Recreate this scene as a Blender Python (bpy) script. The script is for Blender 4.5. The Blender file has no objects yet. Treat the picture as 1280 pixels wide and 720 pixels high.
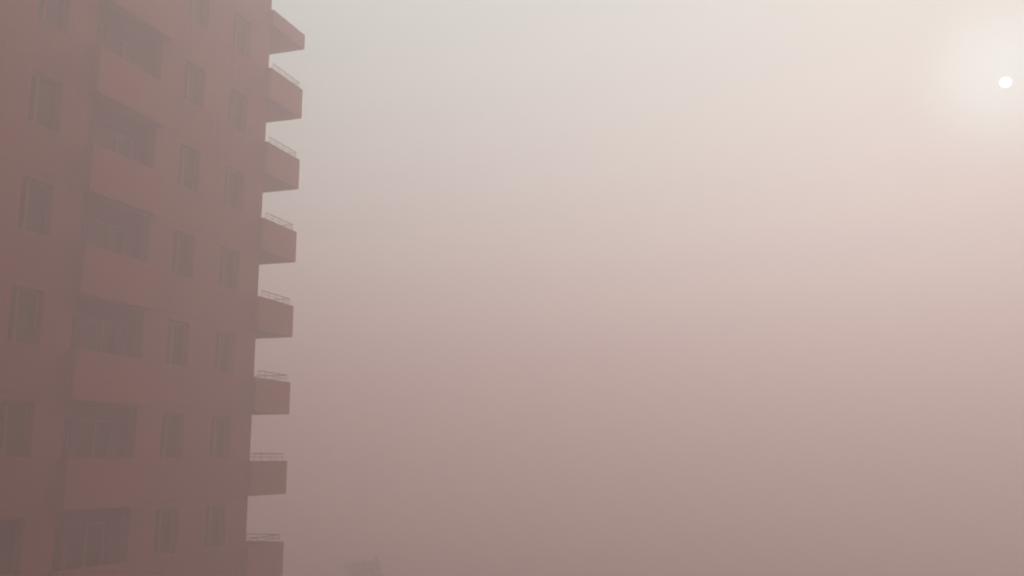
import bpy, bmesh, math, random
from mathutils import Vector, Matrix
R = math.radians
random.seed(7)
scene = bpy.context.scene
C = scene.collection

# ------------------------------------------------------------------ camera
F = 1190.0                                   # focal length in photo pixels
cam_d = bpy.data.cameras.new('camera')
cam_d.sensor_width = 36.0
cam_d.lens = F / 1280.0 * 36.0
cam_d.clip_start = 0.1
cam_d.clip_end = 3000
cam = bpy.data.objects.new('camera', cam_d)
C.objects.link(cam)
PITCH = math.atan(217.0 / F)
EYE = 13.25
cam.location = (0, 0, EYE)
cam.rotation_euler = (R(90) + PITCH, 0, 0)
scene.camera = cam
cam_d.dof.use_dof = True                      # focused a little short of the wall, as a phone does in fog
cam_d.dof.focus_distance = 10.0
cam_d.dof.aperture_fstop = 1.5

# ------------------------------------------------------------------ world, sun, exposure
SUN_EL, SUN_AZ = 19.98, 28.75             # degrees; azimuth clockwise from +Y
SUN_DIR = Vector((math.sin(R(SUN_AZ)) * math.cos(R(SUN_EL)), math.cos(R(SUN_AZ)) * math.cos(R(SUN_EL)), math.sin(R(SUN_EL))))
w = bpy.data.worlds.new('World')
scene.world = w
w.use_nodes = True
nt = w.node_tree
for n_ in list(nt.nodes):
    nt.nodes.remove(n_)
out = nt.nodes.new('ShaderNodeOutputWorld')
sky = nt.nodes.new('ShaderNodeTexSky')
sky.sky_type = 'NISHITA'
sky.sun_disc = False
sky.sun_elevation = R(SUN_EL)
sky.sun_rotation = R(SUN_AZ)
sky.dust_density = 2.0
sky.air_density = 1.0
sky.ozone_density = 1.0
bg = nt.nodes.new('ShaderNodeBackground')
bg.inputs['Strength'].default_value = 0.14
# the high, even layer of mist that pales the sky above the fog
VEIL = 0.950
VEIL_COLOR = (6.900, 8.582, 7.943, 1)
vm = nt.nodes.new('ShaderNodeMix'); vm.data_type = 'RGBA'
vm.inputs['Factor'].default_value = VEIL
vm.inputs['B'].default_value = VEIL_COLOR
nt.links.new(sky.outputs[0], vm.inputs['A'])
nt.links.new(vm.outputs['Result'], bg.inputs['Color'])
# the disc of the sun itself, small and bright, at the lamp's direction
tc = nt.nodes.new('ShaderNodeTexCoord')
dot = nt.nodes.new('ShaderNodeVectorMath'); dot.operation = 'DOT_PRODUCT'
dot.inputs[1].default_value = SUN_DIR
nt.links.new(tc.outputs['Generated'], dot.inputs[0])
mr = nt.nodes.new('ShaderNodeMapRange'); mr.interpolation_type = 'SMOOTHSTEP'
mr.inputs['From Min'].default_value = math.cos(R(0.285))
mr.inputs['From Max'].default_value = math.cos(R(0.205))
mr.inputs['To Min'].default_value = 0.0
mr.inputs['To Max'].default_value = 1.0
nt.links.new(dot.outputs['Value'], mr.inputs['Value'])
bg2 = nt.nodes.new('ShaderNodeBackground')
bg2.inputs['Color'].default_value = (1, 0.98, 0.94, 1)
SUN_DISC = nt.nodes.new('ShaderNodeMath'); SUN_DISC.operation = 'MULTIPLY'
SUN_DISC.inputs[1].default_value = 14.0
nt.links.new(mr.outputs[0], SUN_DISC.inputs[0])
nt.links.new(SUN_DISC.outputs[0], bg2.inputs['Strength'])
# the aureole: sky around the sun, brightened by thin mist
ar = nt.nodes.new('ShaderNodeMapRange')
ar.inputs['From Min'].default_value = math.cos(R(5.5)); ar.inputs['From Max'].default_value = 1.0
nt.links.new(dot.outputs['Value'], ar.inputs['Value'])
ap = nt.nodes.new('ShaderNodeMath'); ap.operation = 'POWER'; ap.inputs[1].default_value = 2.2
nt.links.new(ar.outputs[0], ap.inputs[0])
am = nt.nodes.new('ShaderNodeMath'); am.operation = 'MULTIPLY'; am.inputs[1].default_value = 0.75
nt.links.new(ap.outputs[0], am.inputs[0])
bg3 = nt.nodes.new('ShaderNodeBackground'); bg3.inputs['Color'].default_value = (0.55, 1.0, 1.0, 1)
nt.links.new(am.outputs[0], bg3.inputs['Strength'])
add0 = nt.nodes.new('ShaderNodeAddShader')
nt.links.new(bg2.outputs[0], add0.inputs[0]); nt.links.new(bg3.outputs[0], add0.inputs[1])
add = nt.nodes.new('ShaderNodeAddShader')
nt.links.new(bg.outputs[0], add.inputs[0]); nt.links.new(add0.outputs[0], add.inputs[1])
nt.links.new(add.outputs[0], out.inputs['Surface'])

sl = bpy.data.lights.new('sun', 'SUN')
sl.energy = 2.000
sl.angle = R(0.5)
sl.color = (1.0, 1.001, 0.965)
so = bpy.data.objects.new('sun', sl)
C.objects.link(so)
so.rotation_euler = (-SUN_DIR).to_track_quat('-Z', 'Y').to_euler()
so.location = SUN_DIR * 400

scene.view_settings.view_transform = 'Standard'
scene.view_settings.look = 'None'
scene.view_settings.exposure = -0.19
scene.view_settings.gamma = 1
scene.view_settings.use_curve_mapping = False
scene.render.engine = 'CYCLES'
cy = scene.cycles
cy.use_denoising = True
try:
    cy.denoiser = 'OPENIMAGEDENOISE'
except Exception:
    pass
cy.max_bounces = 8
cy.volume_bounces = 5
cy.diffuse_bounces = 2
cy.glossy_bounces = 2
cy.transparent_max_bounces = 16
cy.sample_clamp_indirect = 6.0
cy.sample_clamp_direct = 0.0
cy.caustics_reflective = False
cy.caustics_refractive = False

FOG_DENSITY = 0.02753
FOG_COLOR = (0.904, 0.731, 0.731, 1)
FOG_G = 0.47

# ------------------------------------------------------------------ helpers
def link(o, parent=None):
    C.objects.link(o)
    if parent is not None:
        o.parent = parent
    return o

def obj(name, bm, mat, parent=None, loc=None):
    me = bpy.data.meshes.new(name)
    bmesh.ops.recalc_face_normals(bm, faces=bm.faces)
    bm.to_mesh(me); bm.free()
    me.materials.append(mat)
    o = bpy.data.objects.new(name, me)
    link(o, parent)
    if loc is not None:
        o.location = loc
    return o

def tag(o, label=None, cat=None, group=None, kind=None):
    if label: o['label'] = label
    if cat: o['category'] = cat
    if group: o['group'] = group
    if kind: o['kind'] = kind
    return o

def add_box(bm, x0, x1, y0, y1, z0, z1, bev=0.0):
    r = bmesh.ops.create_cube(bm, size=1.0)
    vs = r['verts']
    for v in vs:
        v.co = Vector((x0 + (v.co.x + .5) * (x1 - x0), y0 + (v.co.y + .5) * (y1 - y0), z0 + (v.co.z + .5) * (z1 - z0)))
    if bev > 0:
        es = list({e for v in vs for e in v.link_edges})
        bmesh.ops.bevel(bm, geom=es, offset=bev, segments=2, affect='EDGES', profile=0.6)

def add_tube(bm, a, b, r, seg=8, r2=None):
    a, b = Vector(a), Vector(b)
    dv = b - a
    q = dv.to_track_quat('Z', 'Y').to_matrix().to_4x4()
    bmesh.ops.create_cone(bm, cap_ends=True, segments=seg, radius1=r, radius2=(r if r2 is None else r2), depth=dv.length,
                          matrix=Matrix.Translation((a + b) / 2) @ q)

def walled(bm, x0, x1, z0, z1, holes, y0, y1):
    """a wall slab between y0 and y1 with rectangular holes (hx0,hx1,hz0,hz1)"""
    xs = sorted({x0, x1} | {h[0] for h in holes} | {h[1] for h in holes})
    zs = sorted({z0, z1} | {h[2] for h in holes} | {h[3] for h in holes})
    vc = {}
    def V(x, y, z):
        k = (round(x, 4), round(y, 4), round(z, 4))
        if k not in vc:
            vc[k] = bm.verts.new(k)
        return vc[k]
    def q(*p):
        try: bm.faces.new([V(*c) for c in p])
        except ValueError: pass
    for i in range(len(xs) - 1):
        for j in range(len(zs) - 1):
            mx, mz = (xs[i] + xs[i + 1]) / 2, (zs[j] + zs[j + 1]) / 2
            if any(h[0] < mx < h[1] and h[2] < mz < h[3] for h in holes):
                continue
            a, b, c, d = xs[i], xs[i + 1], zs[j], zs[j + 1]
            q((a, y0, c), (b, y0, c), (b, y0, d), (a, y0, d))
            q((a, y1, c), (a, y1, d), (b, y1, d), (b, y1, c))
    for a, b, c, d in holes:
        for p, s_ in (((a, c), (a, d)), ((b, c), (b, d)), ((a, c), (b, c)), ((a, d), (b, d))):
            # split each reveal by the grid so it stays welded
            if p[0] == s_[0]:
                cuts = [z for z in zs if c <= z <= d]
                for u, v in zip(cuts, cuts[1:]):
                    q((p[0], y0, u), (p[0], y1, u), (p[0], y1, v), (p[0], y0, v))
            else:
                cuts = [x for x in xs if a <= x <= b]
                for u, v in zip(cuts, cuts[1:]):
                    q((u, y0, p[1]), (v, y0, p[1]), (v, y1, p[1]), (u, y1, p[1]))
    for a, b in zip(xs, xs[1:]):
        for z in (z0, z1):
            q((a, y0, z), (b, y0, z), (b, y1, z), (a, y1, z))
    for a, b in zip(zs, zs[1:]):
        for x in (x0, x1):
            q((x, y0, a), (x, y0, b), (x, y1, b), (x, y1, a))

# ------------------------------------------------------------------ materials
def mat_new(name):
    m = bpy.data.materials.new(name); m.use_nodes = True
    n = m.node_tree
    for x in list(n.nodes): n.nodes.remove(x)
    o = n.nodes.new('ShaderNodeOutputMaterial')
    return m, n, o

def mottled(name, base, var=0.12, scale=1.2, rough=0.85, bump=0.15, joints=None, streak=0.0, spec=0.2):
    """painted render / concrete: two scales of mottling, rain streaks, optional panel joints"""
    m, n, o = mat_new(name)
    L = n.links
    b = n.nodes.new('ShaderNodeBsdfPrincipled')
    b.inputs['Roughness'].default_value = rough
    b.inputs['Specular IOR Level'].default_value = spec
    tc = n.nodes.new('ShaderNodeTexCoord')
    n1 = n.nodes.new('ShaderNodeTexNoise'); n1.inputs['Scale'].default_value = scale * .35; n1.inputs['Detail'].default_value = 6
    n2 = n.nodes.new('ShaderNodeTexNoise'); n2.inputs['Scale'].default_value = scale * 9; n2.inputs['Detail'].default_value = 5
    L.new(tc.outputs['Object'], n1.inputs['Vector']); L.new(tc.outputs['Object'], n2.inputs['Vector'])
    mx = n.nodes.new('ShaderNodeMath'); mx.operation = 'ADD'
    ml = n.nodes.new('ShaderNodeMath'); ml.operation = 'MULTIPLY'; ml.inputs[1].default_value = 0.5
    L.new(n2.outputs['Fac'], ml.inputs[0]); L.new(n1.outputs['Fac'], mx.inputs[0]); L.new(ml.outputs[0], mx.inputs[1])
    last = mx.outputs[0]
    if streak:
        mp = n.nodes.new('ShaderNodeMapping'); mp.inputs['Scale'].default_value = (3.2, 3.2, 0.16)
        n3 = n.nodes.new('ShaderNodeTexNoise'); n3.inputs['Scale'].default_value = 1.4; n3.inputs['Detail'].default_value = 4
        L.new(tc.outputs['Object'], mp.inputs['Vector']); L.new(mp.outputs[0], n3.inputs['Vector'])
        ms = n.nodes.new('ShaderNodeMath'); ms.operation = 'MULTIPLY_ADD'; ms.inputs[1].default_value = streak
        L.new(n3.outputs['Fac'], ms.inputs[0]); L.new(last, ms.inputs[2]); last = ms.outputs[0]
    mrn = n.nodes.new('ShaderNodeMapRange')
    mrn.inputs['From Min'].default_value = 0.5; mrn.inputs['From Max'].default_value = 1.0 + streak
    mrn.inputs['To Min'].default_value = 1 - var; mrn.inputs['To Max'].default_value = 1 + var
    L.new(last, mrn.inputs['Value'])
    col = n.nodes.new('ShaderNodeVectorMath'); col.operation = 'SCALE'
    col.inputs[0].default_value = base
    L.new(mrn.outputs[0], col.inputs['Scale'])
    csock = col.outputs[0]
    if joints:                                # sealed joints between the precast panels
        px, pz, z0 = joints
        sep = n.nodes.new('ShaderNodeSeparateXYZ'); L.new(tc.outputs['Object'], sep.inputs[0])
        facs = []
        for ax, per, off in (('X', px, 0.0), ('Z', pz, z0)):
            a = n.nodes.new('ShaderNodeMath'); a.operation = 'SUBTRACT'; a.inputs[1].default_value = off - per * 40
            L.new(sep.outputs[ax], a.inputs[0])
            pp = n.nodes.new('ShaderNodeMath'); pp.operation = 'PINGPONG'; pp.inputs[1].default_value = per / 2
            L.new(a.outputs[0], pp.inputs[0])
            lt = n.nodes.new('ShaderNodeMath'); lt.operation = 'LESS_THAN'; lt.inputs[1].default_value = 0.022
            L.new(pp.outputs[0], lt.inputs[0]); facs.append(lt.outputs[0])
        mxx = n.nodes.new('ShaderNodeMath'); mxx.operation = 'MAXIMUM'
        L.new(facs[0], mxx.inputs[0]); L.new(facs[1], mxx.inputs[1])
        mix = n.nodes.new('ShaderNodeMix'); mix.data_type = 'RGBA'
        L.new(mxx.outputs[0], mix.inputs['Factor'])
        L.new(csock, mix.inputs['A'])
        mix.inputs['B'].default_value = (base[0] * .6, base[1] * .6, base[2] * .6, 1)
        csock = mix.outputs['Result']
    L.new(csock, b.inputs['Base Color'])
    bp = n.nodes.new('ShaderNodeBump'); bp.inputs['Strength'].default_value = bump; bp.inputs['Distance'].default_value = 0.02
    L.new(n2.outputs['Fac'], bp.inputs['Height']); L.new(bp.outputs[0], b.inputs['Normal'])
    L.new(b.outputs[0], o.inputs['Surface'])
    return m

M = {}
M['render'] = mottled('painted_render', (0.175, 0.035, 0.027), var=.38, scale=0.8, joints=(50.0, 3.0, 0.03), streak=.9)
M['balcony'] = mottled('balcony_concrete', (0.215, 0.056, 0.044), var=.14, scale=1.6, streak=.6)
M['loggia'] = mottled('loggia_panel', (0.205, 0.043, 0.034), var=.12, scale=1.6, streak=.6)
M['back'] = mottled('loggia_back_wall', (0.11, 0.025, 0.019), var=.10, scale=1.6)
M['frame'] = mottled('brown_window_frame', (0.17, 0.042, 0.034), var=.06, scale=4, rough=.5, bump=.03)
M['metal'] = mottled('weathered_rail_steel', (0.26, 0.15, 0.135), var=.2, scale=6, rough=.55, bump=.05)
M['curtain'] = mottled('curtain_fabric', (0.80, 0.46, 0.40), var=.10, scale=5, rough=.95)
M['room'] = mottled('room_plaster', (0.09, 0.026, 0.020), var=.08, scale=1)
M['roof'] = mottled('roof_felt', (0.06, 0.055, 0.055), var=.25, scale=1.2)
M['tin'] = mottled('grey_flashing', (0.20, 0.075, 0.062), var=.1, scale=3, rough=.5)
M['plinth'] = mottled('plinth_concrete', (0.20, 0.175, 0.17), var=.2, scale=2, streak=.4)
M['door'] = mottled('entrance_paint', (0.12, 0.06, 0.05), var=.15, scale=3, rough=.5)
M['grass'] = mottled('autumn_grass', (0.115, 0.072, 0.048), var=.5, scale=.6, bump=.8)
M['asphalt'] = mottled('wet_asphalt', (0.05, 0.047, 0.047), var=.25, scale=2, rough=.55, bump=.4)
M['kerb'] = mottled('kerb_concrete', (0.26, 0.24, 0.23), var=.2, scale=3)
M['bark'] = mottled('bark', (0.09, 0.06, 0.048), var=.35, scale=6, bump=.8)
M['leaf'] = mottled('autumn_leaves', (0.105, 0.062, 0.034), var=.45, scale=3, rough=.7)
M['needle'] = mottled('dark_needles', (0.045, 0.05, 0.03), var=.4, scale=3, rough=.7)

gm, gn, go = mat_new('window_glass')
tr = gn.nodes.new('ShaderNodeBsdfTransparent'); tr.inputs[0].default_value = (.74, .68, .66, 1)
gl = gn.nodes.new('ShaderNodeBsdfGlossy'); gl.inputs['Roughness'].default_value = 0.06; gl.inputs['Color'].default_value = (.72, .48, .44, 1)
fr = gn.nodes.new('ShaderNodeFresnel'); fr.inputs[0].default_value = 1.5
mxs = gn.nodes.new('ShaderNodeMixShader')
gn.links.new(fr.outputs[0], mxs.inputs[0]); gn.links.new(tr.outputs[0], mxs.inputs[1]); gn.links.new(gl.outputs[0], mxs.inputs[2])
gn.links.new(mxs.outputs[0], go.inputs['Surface'])
M['glass'] = gm

# ------------------------------------------------------------------ ground
bm = bmesh.new()
N = 60; S = 248.0
grid = [[bm.verts.new((-S + 2 * S * i / N, -S + 2 * S * j / N, 0)) for j in range(N + 1)] for i in range(N + 1)]
for i in range(N):
    for j in range(N):
        bm.faces.new((grid[i][j], grid[i + 1][j], grid[i + 1][j + 1], grid[i][j + 1]))
ground = tag(obj('ground', bm, M['grass']), kind='structure')

# ------------------------------------------------------------------ apartment building
# local frame: x along the long facade (0 at its far corner, negative towards the viewer), y into the building
TH = math.atan(390.0 / 1210.0)
dv = Vector((math.sin(TH), math.cos(TH), 0)); nv = Vector((-math.cos(TH), math.sin(TH), 0))
CORNER_S, FACE_W = 30.75, 20.0
ROT = R(90) - TH
def world(s, w_, z=0.0):
    return dv * s + nv * w_ + Vector((0, 0, z))

bld = bpy.data.objects.new('apartment_building', None)
link(bld)
bld.location = world(CORNER_S, FACE_W, 0)
bld.rotation_euler = (0, 0, ROT)
tag(bld, 'tall fog-veiled apartment block with rows of windows and stacked corner balconies', 'building')

X_END, DEPTH, TOP = -24.0, 14.0, 32.1
FH, B0 = 3.0, 0.03                             # storey height; slab underside of storey k at B0 + FH*k
def sx(s): return s - CORNER_S
win_cols = [('A', 19.33, 20.45), ('B', 25.70, 26.82), ('C', 28.30, 29.45), ('D', 16.9, 18.02), ('E', 9.6, 10.72)]
log_cols = [(21.55, 24.50), (12.4, 15.35)]
WZ0, WZ1 = 1.30, 2.78                         # opening above slab underside
LZ0, LZ1 = 0.24, 2.86

holes = []
for k in range(0, 10):
    b = B0 + FH * k
    for _, a, c in win_cols:
        holes.append((sx(a), sx(c), b + WZ0, b + WZ1))
    if k >= 1:
        for a, c in log_cols:
            holes.append((sx(a), sx(c), b + LZ0, b + LZ1))
bm = bmesh.new()
walled(bm, X_END, 0, 0.0, TOP, holes, 0.0, 0.30)
facade = obj('facade_wall', bm, M['render'], bld)

# the side wall carrying the corner balconies (balcony door in each storey)
side_holes = [(0.9, 1.8, 12.03 + 3.032 * (k - 4) + .22, 12.03 + 3.032 * (k - 4) + 2.4) for k in range(1, 10)] + \
             [(2.2, 3.6, 12.03 + 3.032 * (k - 4) + 1.1, 12.03 + 3.032 * (k - 4) + 2.4) for k in range(1, 10)]
bm = bmesh.new()
walled(bm, 0.303, DEPTH, 0.0, TOP - .002, side_holes, 0.0, 0.30)
bmesh.ops.rotate(bm, verts=bm.verts, cent=(0, 0, 0), matrix=Matrix.Rotation(R(90), 3, 'Z'))
sidewall = obj('side_wall', bm, M['render'], bld)
bm = bmesh.new()
add_box(bm, X_END + .003, X_END + .30, .303, DEPTH, 0, TOP - .004)
obj('end_wall', bm, M['render'], bld)
bm = bmesh.new()
add_box(bm, X_END + .304, -.303, DEPTH - .3, DEPTH - .002, 0, TOP - .004)
obj('rear_wall', bm, M['render'], bld)
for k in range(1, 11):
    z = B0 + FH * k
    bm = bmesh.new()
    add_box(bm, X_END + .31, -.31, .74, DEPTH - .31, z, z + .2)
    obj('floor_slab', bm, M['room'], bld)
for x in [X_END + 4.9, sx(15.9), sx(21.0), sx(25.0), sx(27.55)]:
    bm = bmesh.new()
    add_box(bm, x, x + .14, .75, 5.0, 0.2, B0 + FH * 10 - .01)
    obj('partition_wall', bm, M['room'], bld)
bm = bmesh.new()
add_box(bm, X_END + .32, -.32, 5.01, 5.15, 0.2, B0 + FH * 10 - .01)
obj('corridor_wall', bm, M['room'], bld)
bm = bmesh.new()
add_box(bm, X_END - .06, .06, -.06, .36, TOP, TOP + .07)
add_box(bm, X_END - .06, .06, DEPTH - .36, DEPTH + .06, TOP, TOP + .07)
add_box(bm, -.36, .06, .362, DEPTH - .362, TOP, TOP + .07)
add_box(bm, X_END - .06, X_END + .36, .362, DEPTH - .362, TOP, TOP + .07)
obj('coping', bm, M['tin'], bld)
bm = bmesh.new()
add_box(bm, X_END + .302, -.302, .302, DEPTH - .302, TOP - .9, TOP - .6)
roof = obj('roof', bm, M['roof'], bld)
bm = bmesh.new()
add_box(bm, -13, -9.5, 6, 10, TOP - .598, TOP + .3, .03)
obj('lift_housing', bm, M['render'], roof)
bm = bmesh.new()
add_box(bm, X_END - .03, .03, -.05, -.001, 0, .55)
add_box(bm, .001, .05, -.05, DEPTH, 0, .548)
obj('plinth', bm, M['plinth'], bld)

def curtain_bm(x0, x1, z0, z1, y, amp=.025):
    bm = bmesh.new()
    nn = max(6, int((x1 - x0) / .03))
    ph = random.random() * 6
    row = []
    for i in range(nn + 1):
        x = x0 + (x1 - x0) * i / nn
        yy = y + amp * math.sin(ph + i * 1.15) + .008 * math.sin(i * 2.7)
        row.append((bm.verts.new((x, yy, z0)), bm.verts.new((x, yy, z1)), bm.verts.new((x, yy + .004, z1)), bm.verts.new((x, yy + .004, z0))))
    for a, b in zip(row, row[1:]):
        bm.faces.new((a[0], b[0], b[1], a[1])); bm.faces.new((a[1], b[1], b[2], a[2]))
        bm.faces.new((a[2], b[2], b[3], a[3])); bm.faces.new((a[3], b[3], b[0], a[0]))
    for r_ in (row[0], row[-1]):
        bm.faces.new(r_)
    return bm

def window(parent, x0, x1, z0, z1, y, curtains, mull=.5, name='window'):
    """name = casing mesh; frame bars, glass, curtains are its sub-parts"""
    fw = .055
    bm = bmesh.new()                           # the fixed outer frame
    add_box(bm, x0, x0 + fw, y, y + .07, z0, z1)
    add_box(bm, x1 - fw, x1, y, y + .07, z0, z1)
    add_box(bm, x0 + fw, x1 - fw, y, y + .07, z0, z0 + fw)
    add_box(bm, x0 + fw, x1 - fw, y, y + .07, z1 - fw, z1)
    xm = x0 + (x1 - x0) * mull
    add_box(bm, xm - .05, xm + .05, y - .012, y + .058, z0 + fw, z1 - fw)
    o = obj(name, bm, M['frame'], parent)
    bm = bmesh.new()
    add_box(bm, x0 + fw, xm - .05, y + .03, y + .036, z0 + fw, z1 - fw)
    add_box(bm, xm + .05, x1 - fw, y + .03, y + .036, z0 + fw, z1 - fw)
    obj('pane', bm, M['glass'], o)
    for u0, u1 in curtains:
        obj('curtain', curtain_bm(x0 + fw + (x1 - x0 - 2 * fw) * u0, x0 + fw + (x1 - x0 - 2 * fw) * u1, z0 + .03, z1 - .02, y + .13), M['curtain'], o)
    return o

pat = {'A': [[(.22, .46)], [(.20, .44)], [(.18, .36)], [(.25, .5)]],
       'B': [[(0, .34)], [(.02, .30)], [(0, .2), (.8, 1)], [(.0, .4)]],
       'C': [[(0, .28), (.52, .74)], [(0, .24), (.5, .78)], [(0, .3), (.56, .7)], [(.0, .2)]],
       'D': [[(0, .3)], [(.6, 1)], [(0, .2), (.8, 1)], [(.3, .6)]],
       'E': [[(0, .5)], [(.6, 1)], [], [(.2, .4)]]}
for k in range(0, 10):
    b = B0 + FH * k
    for nm, a, c in win_cols:
        p = pat[nm][(k * 3 + ord(nm)) % 4] if k < 6 else pat[nm][k % 2]
        wn = window(bld, sx(a), sx(c), b + WZ0, b + WZ1, .19, p, mull=.42 if nm != 'A' else .36)
        bm = bmesh.new()
        add_box(bm, sx(a) + .001, sx(c) - .001, -.03, .188, b + WZ0 - .03, b + WZ0 + .004)
        obj('sill', bm, M['tin'], wn)

# loggias: shallow recess in the facade behind a solid front that stands proud of the wall
for k in range(1, 10):
    b = B0 + FH * k
    for a, c in log_cols:
        a_, c_ = sx(a), sx(c)
        bm = bmesh.new()
        P = .33
        z0, z1 = b - .10, b + 1.32
        add_box(bm, a_ - .12, c_ + .12, -P, -P + .12, z0, z1, .012)       # front
        add_box(bm, a_ - .12, a_, -P + .121, -.001, z0 + .001, z1 - .001)             # cheeks
        add_box(bm, c_, c_ + .12, -P + .121, -.001, z0 + .001, z1 - .001)
        add_box(bm, a_ + .001, c_ - .001, -P + .121, .70, b + .02, b + .20)           # deck
        lg = obj('loggia', bm, M['loggia'], bld)
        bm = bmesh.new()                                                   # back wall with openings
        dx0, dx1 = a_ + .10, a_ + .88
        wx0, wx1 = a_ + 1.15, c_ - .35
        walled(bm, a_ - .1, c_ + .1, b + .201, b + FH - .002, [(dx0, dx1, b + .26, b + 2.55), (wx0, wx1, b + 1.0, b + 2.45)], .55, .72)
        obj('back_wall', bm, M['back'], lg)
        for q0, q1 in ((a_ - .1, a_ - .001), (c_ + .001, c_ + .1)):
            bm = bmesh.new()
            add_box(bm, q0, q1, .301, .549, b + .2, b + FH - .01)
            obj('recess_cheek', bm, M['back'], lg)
        bm = bmesh.new()                                                   # glazed door
        f = .07
        y = .60
        add_box(bm, dx0, dx0 + f, y, y + .06, b + .26, b + 2.55); add_box(bm, dx1 - f, dx1, y, y + .06, b + .26, b + 2.55)
        add_box(bm, dx0 + f, dx1 - f, y, y + .06, b + .26, b + .70); add_box(bm, dx0 + f, dx1 - f, y, y + .06, b + 2.48, b + 2.55)
        obj('door', bm, M['door'], lg)
        bm = bmesh.new()
        add_box(bm, dx0 + f, dx1 - f, y + .025, y + .031, b + .70, b + 2.48)
        obj('door_pane', bm, M['glass'], lg)
        bm = bmesh.new()
        add_box(bm, wx0 + .06, wx1 - .06, y + .025, y + .031, b + 1.06, b + 2.39)
        obj('window_pane', bm, M['glass'], lg)
        bm = bmesh.new()
        f = .06
        add_box(bm, wx0, wx0 + f, y, y + .06, b + 1.0, b + 2.45); add_box(bm, wx1 - f, wx1, y, y + .06, b + 1.0, b + 2.45)
        add_box(bm, wx0 + f, wx1 - f, y, y + .06, b + 1.0, b + 1.06); add_box(bm, wx0 + f, wx1 - f, y, y + .06, b + 2.39, b + 2.45)
        xm = (wx0 + wx1) / 2
        add_box(bm, xm - .04, xm + .04, y - .01, y + .05, b + 1.06, b + 2.39)
        obj('window_frame', bm, M['frame'], lg)
        if random.random() < .8:
            obj('curtain', curtain_bm(wx0 + .05, wx1 - random.choice([.05, .5, .9]), b + 1.03, b + 2.42, y + .15), M['curtain'], lg)

# corner balconies hung on the side wall, standing slightly proud of the facade
BX0, BX1 = sx(30.52), sx(32.95)
BY0, BY1 = -.25, 3.9
def bal_z(k): return 12.03 + 3.032 * (k - 4)
for k in range(1, 10):
    b = bal_z(k)
    zt = b + 1.25
    bm = bmesh.new()
    t = .10
    add_box(bm, BX0, BX1, BY0, BY0 + t, b, zt, .012)                       # near parapet
    add_box(bm, BX1 - t, BX1, BY0 + t + .001, BY1, b + .001, zt - .001)    # outer parapet
    add_box(bm, .002, BX1 - t - .001, BY1 - t, BY1 - .002, b + .001, zt - .001)    # far parapet
    add_box(bm, BX0, BX0 + t, BY0 + t + .001, -.001, b + .001, zt - .001)  # return to the facade
    add_box(bm, .002, BX1 - t - .002, BY0 + t + .002, BY1 - t - .002, b + .01, b + .19)   # slab
    add_box(bm, BX0 + t + .002, .001, BY0 + t + .002, -.002, b + .011, b + .188)
    bal = obj('balcony', bm, M['balcony'], bld)
    bm = bmesh.new()
    zr = zt + .27
    y = BY0 + .10; xo = BX1 - .16; yo = BY1 - .12
    r = .02
    x0r = .06
    for zz, rr in ((zr, .018), (zt + .14, .009)):
        add_tube(bm, (x0r, y, zz), (xo, y, zz), rr)
        add_tube(bm, (xo, y, zz), (xo, yo, zz), rr)
        add_tube(bm, (x0r, yo, zz), (xo, yo, zz), rr)
    for i in range(5):
        xx = x0r + (xo - x0r) * i / 4
        add_tube(bm, (xx, y, zt - .25), (xx, y, zr), .010, 6)
        add_tube(bm, (xx, yo, zt - .25), (xx, yo, zr), .010, 6)
    for i in range(1, 8):
        yy = y + (yo - y) * i / 8
        add_tube(bm, (xo, yy, zt - .25), (xo, yy, zr), .010, 6)
    obj('railing', bm, M['metal'], bal)
    bm = bmesh.new()
    f = .07
    za, zb = b + .22, b + 2.4
    add_box(bm, -.16, -.09, .9, .9 + f, za, zb); add_box(bm, -.16, -.09, 1.8 - f, 1.8, za, zb)
    add_box(bm, -.16, -.09, .9 + f, 1.8 - f, za, za + .5); add_box(bm, -.16, -.09, .9 + f, 1.8 - f, zb - f, zb)
    obj('door', bm, M['frame'], bal)
    bm = bmesh.new()
    add_box(bm, -.13, -.124, .9 + f, 1.8 - f, za + .5, zb - f)
    obj('door_pane', bm, M['glass'], bal)
    bm = bmesh.new()
    for p in ((2.2, 2.27, 1.1, 2.4), (3.53, 3.6, 1.1, 2.4), (2.271, 3.529, 1.1, 1.17), (2.271, 3.529, 2.33, 2.4), (2.86, 2.94, 1.171, 2.329)):
        add_box(bm, -.17, -.10, p[0], p[1], b + p[2], b + p[3])
    sw = obj('window', bm, M['frame'], bld)
    bm = bmesh.new()
    add_box(bm, -.14, -.134, 2.27, 3.53, b + 1.17, b + 2.33)
    obj('pane', bm, M['glass'], sw)
# the roof slab over the topmost balcony: no railing, shallower than a parapet
b = bal_z(10)
bm = bmesh.new()
add_box(bm, BX0, BX1, BY0, -.002, b, b + .64, .012)
add_box(bm, .002, BX1 - .001, .001, BY1, b + .001, b + .638)
obj('balcony_canopy', bm, M['balcony'], bld)
# ------------------------------------------------------------------ path beside the building
bm = bmesh.new()
add_box(bm, -60, 40, -9.5, -5.0, -.2, .006)
pth = tag(obj('path', bm, M['asphalt']), kind='structure')
pth.location = bld.location; pth.rotation_euler = bld.rotation_euler
bm = bmesh.new()
for x in range(-60, 40):
    add_box(bm, x + .004, x + .996, -5.0 + .001, -4.85, -.2, .12, .01)
    add_box(bm, x + .004, x + .996, -9.65, -9.501, -.2, .12, .01)
kb = tag(obj('kerb', bm, M['kerb']), kind='structure')
kb.location = bld.location; kb.rotation_euler = bld.rotation_euler

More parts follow.
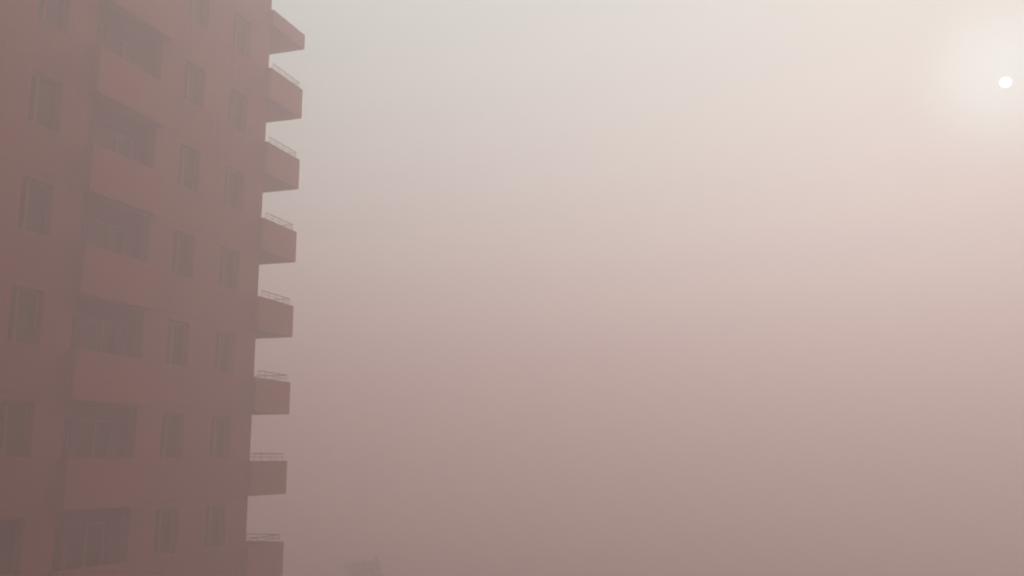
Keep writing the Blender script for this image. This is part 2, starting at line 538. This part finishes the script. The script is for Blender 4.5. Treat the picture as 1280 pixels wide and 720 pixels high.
# ------------------------------------------------------------------ trees: tops just reaching into the view
def tree(x, y, h, cr, label, leafmat, nleaf=9000, seed=1, lean=0.0, spire=.5):
    rnd = random.Random(seed)
    root = bpy.data.objects.new('birch_tree' if leafmat == 'leaf' else 'spruce_tree', None)
    link(root); root.location = (x, y, 0)
    tag(root, label, 'tree', 'trees below the balconies')
    bm = bmesh.new()
    pts = [Vector((lean * (i / 10) ** 2, .15 * math.sin(i * .9 + seed), h * .98 * i / 10)) for i in range(11)]
    for i in range(10):
        r0 = .16 * (1 - i / 10.5) + .012; r1 = .16 * (1 - (i + 1) / 10.5) + .012
        add_tube(bm, pts[i], pts[i + 1] + Vector((0, 0, .02)), r0, 9, r1)
    tips = []
    nb = 46
    for j in range(nb):
        t = .24 + .74 * j / nb
        base = pts[0].lerp(pts[10], 0); i = min(9, int(t * 10)); base = pts[i].lerp(pts[i + 1], t * 10 - i)
        a = j * 2.399 + rnd.uniform(-.4, .4)
        env = (math.sin(math.pi * min(1, (t - .15) / .9)) ** .7 if leafmat == 'leaf' else (1.05 - t))
        L_ = cr * env * rnd.uniform(.65, 1.15) + .15
        up = rnd.uniform(.35, .9) if leafmat == 'leaf' else rnd.uniform(-.15, .15)
        d1 = Vector((math.cos(a), math.sin(a), up)).normalized()
        mid = base + d1 * L_ * .55
        end = mid + (d1 + Vector((0, 0, .25 if leafmat == 'leaf' else -.25))).normalized() * L_ * .5
        add_tube(bm, base, mid, .035 * (1.1 - t) + .012, 5, .02 * (1.1 - t) + .008)
        add_tube(bm, mid, end, .018 * (1.1 - t) + .008, 5, .005)
        tips += [(base.lerp(mid, .6), mid, L_ * .3), (mid, end, L_ * .42)]
        for q in range(4):
            s0 = base.lerp(end, rnd.uniform(.35, .9))
            d2 = (d1 + Vector((rnd.uniform(-1, 1), rnd.uniform(-1, 1), rnd.uniform(-.3, .8)))).normalized()
            e2 = s0 + d2 * L_ * rnd.uniform(.2, .45)
            add_tube(bm, s0, e2, .009, 4, .003)
            tips.append((s0, e2, L_ * .22))
    tips.append((pts[9], pts[10] + Vector((0, 0, .1)), .16))
    obj('trunk', bm, M['bark'], root)
    verts, faces = [], []
    for q in range(nleaf):
        a_, b_, sp = tips[rnd.randrange(len(tips))]
        if rnd.random() < .25: continue
        c = a_.lerp(b_, rnd.uniform(.1, 1.05)) + Vector([rnd.gauss(0, 1) for _ in range(3)]) * sp * .33
        s_ = rnd.uniform(.035, .075)
        u = Vector([rnd.gauss(0, 1) for _ in range(3)]).normalized(); v = u.orthogonal().normalized() * s_ * .6; u = u * s_
        i0 = len(verts)
        verts += [c - u, c + v, c + u, c - v]
        faces.append((i0, i0 + 1, i0 + 2, i0 + 3))
    me = bpy.data.meshes.new('crown'); me.from_pydata([tuple(v) for v in verts], [], faces)
    me.materials.append(M[leafmat]); me.update()
    link(bpy.data.objects.new('crown', me), root)
    return root
def at(px, dist):
    az = math.atan((px - 640) / 1210.0)
    return math.sin(az) * dist, math.cos(az) * dist
x, y = at(473, 74); tree(x, y, 6.5, 1.5, 'faint dark pointed treetop just showing in the fog at the bottom, right of the balconies', 'needle', 9000, 3)
x, y = at(457, 76); tree(x, y, 5.6, 1.7, 'low rounded autumn treetop at the bottom edge, left of the pointed one', 'leaf', 6000, 5)

# ------------------------------------------------------------------ the fog: one closed box round everything
bm = bmesh.new()
FOG_TOP = 35.05
add_box(bm, -250, 250, -250, 250, -1.0, FOG_TOP)
hz_m, hn, ho = mat_new('fog')
pv = hn.nodes.new('ShaderNodeVolumePrincipled')
pv.inputs['Color'].default_value = FOG_COLOR
pv.inputs['Density'].default_value = FOG_DENSITY
pv.inputs['Anisotropy'].default_value = FOG_G
pv.inputs['Absorption Color'].default_value = (0, 0, 0, 1)
hn.links.new(pv.outputs[0], ho.inputs['Volume'])
hz = tag(obj('haze', bm, hz_m), 'dense pinkish grey fog filling the air around the building', 'fog', kind='stuff')
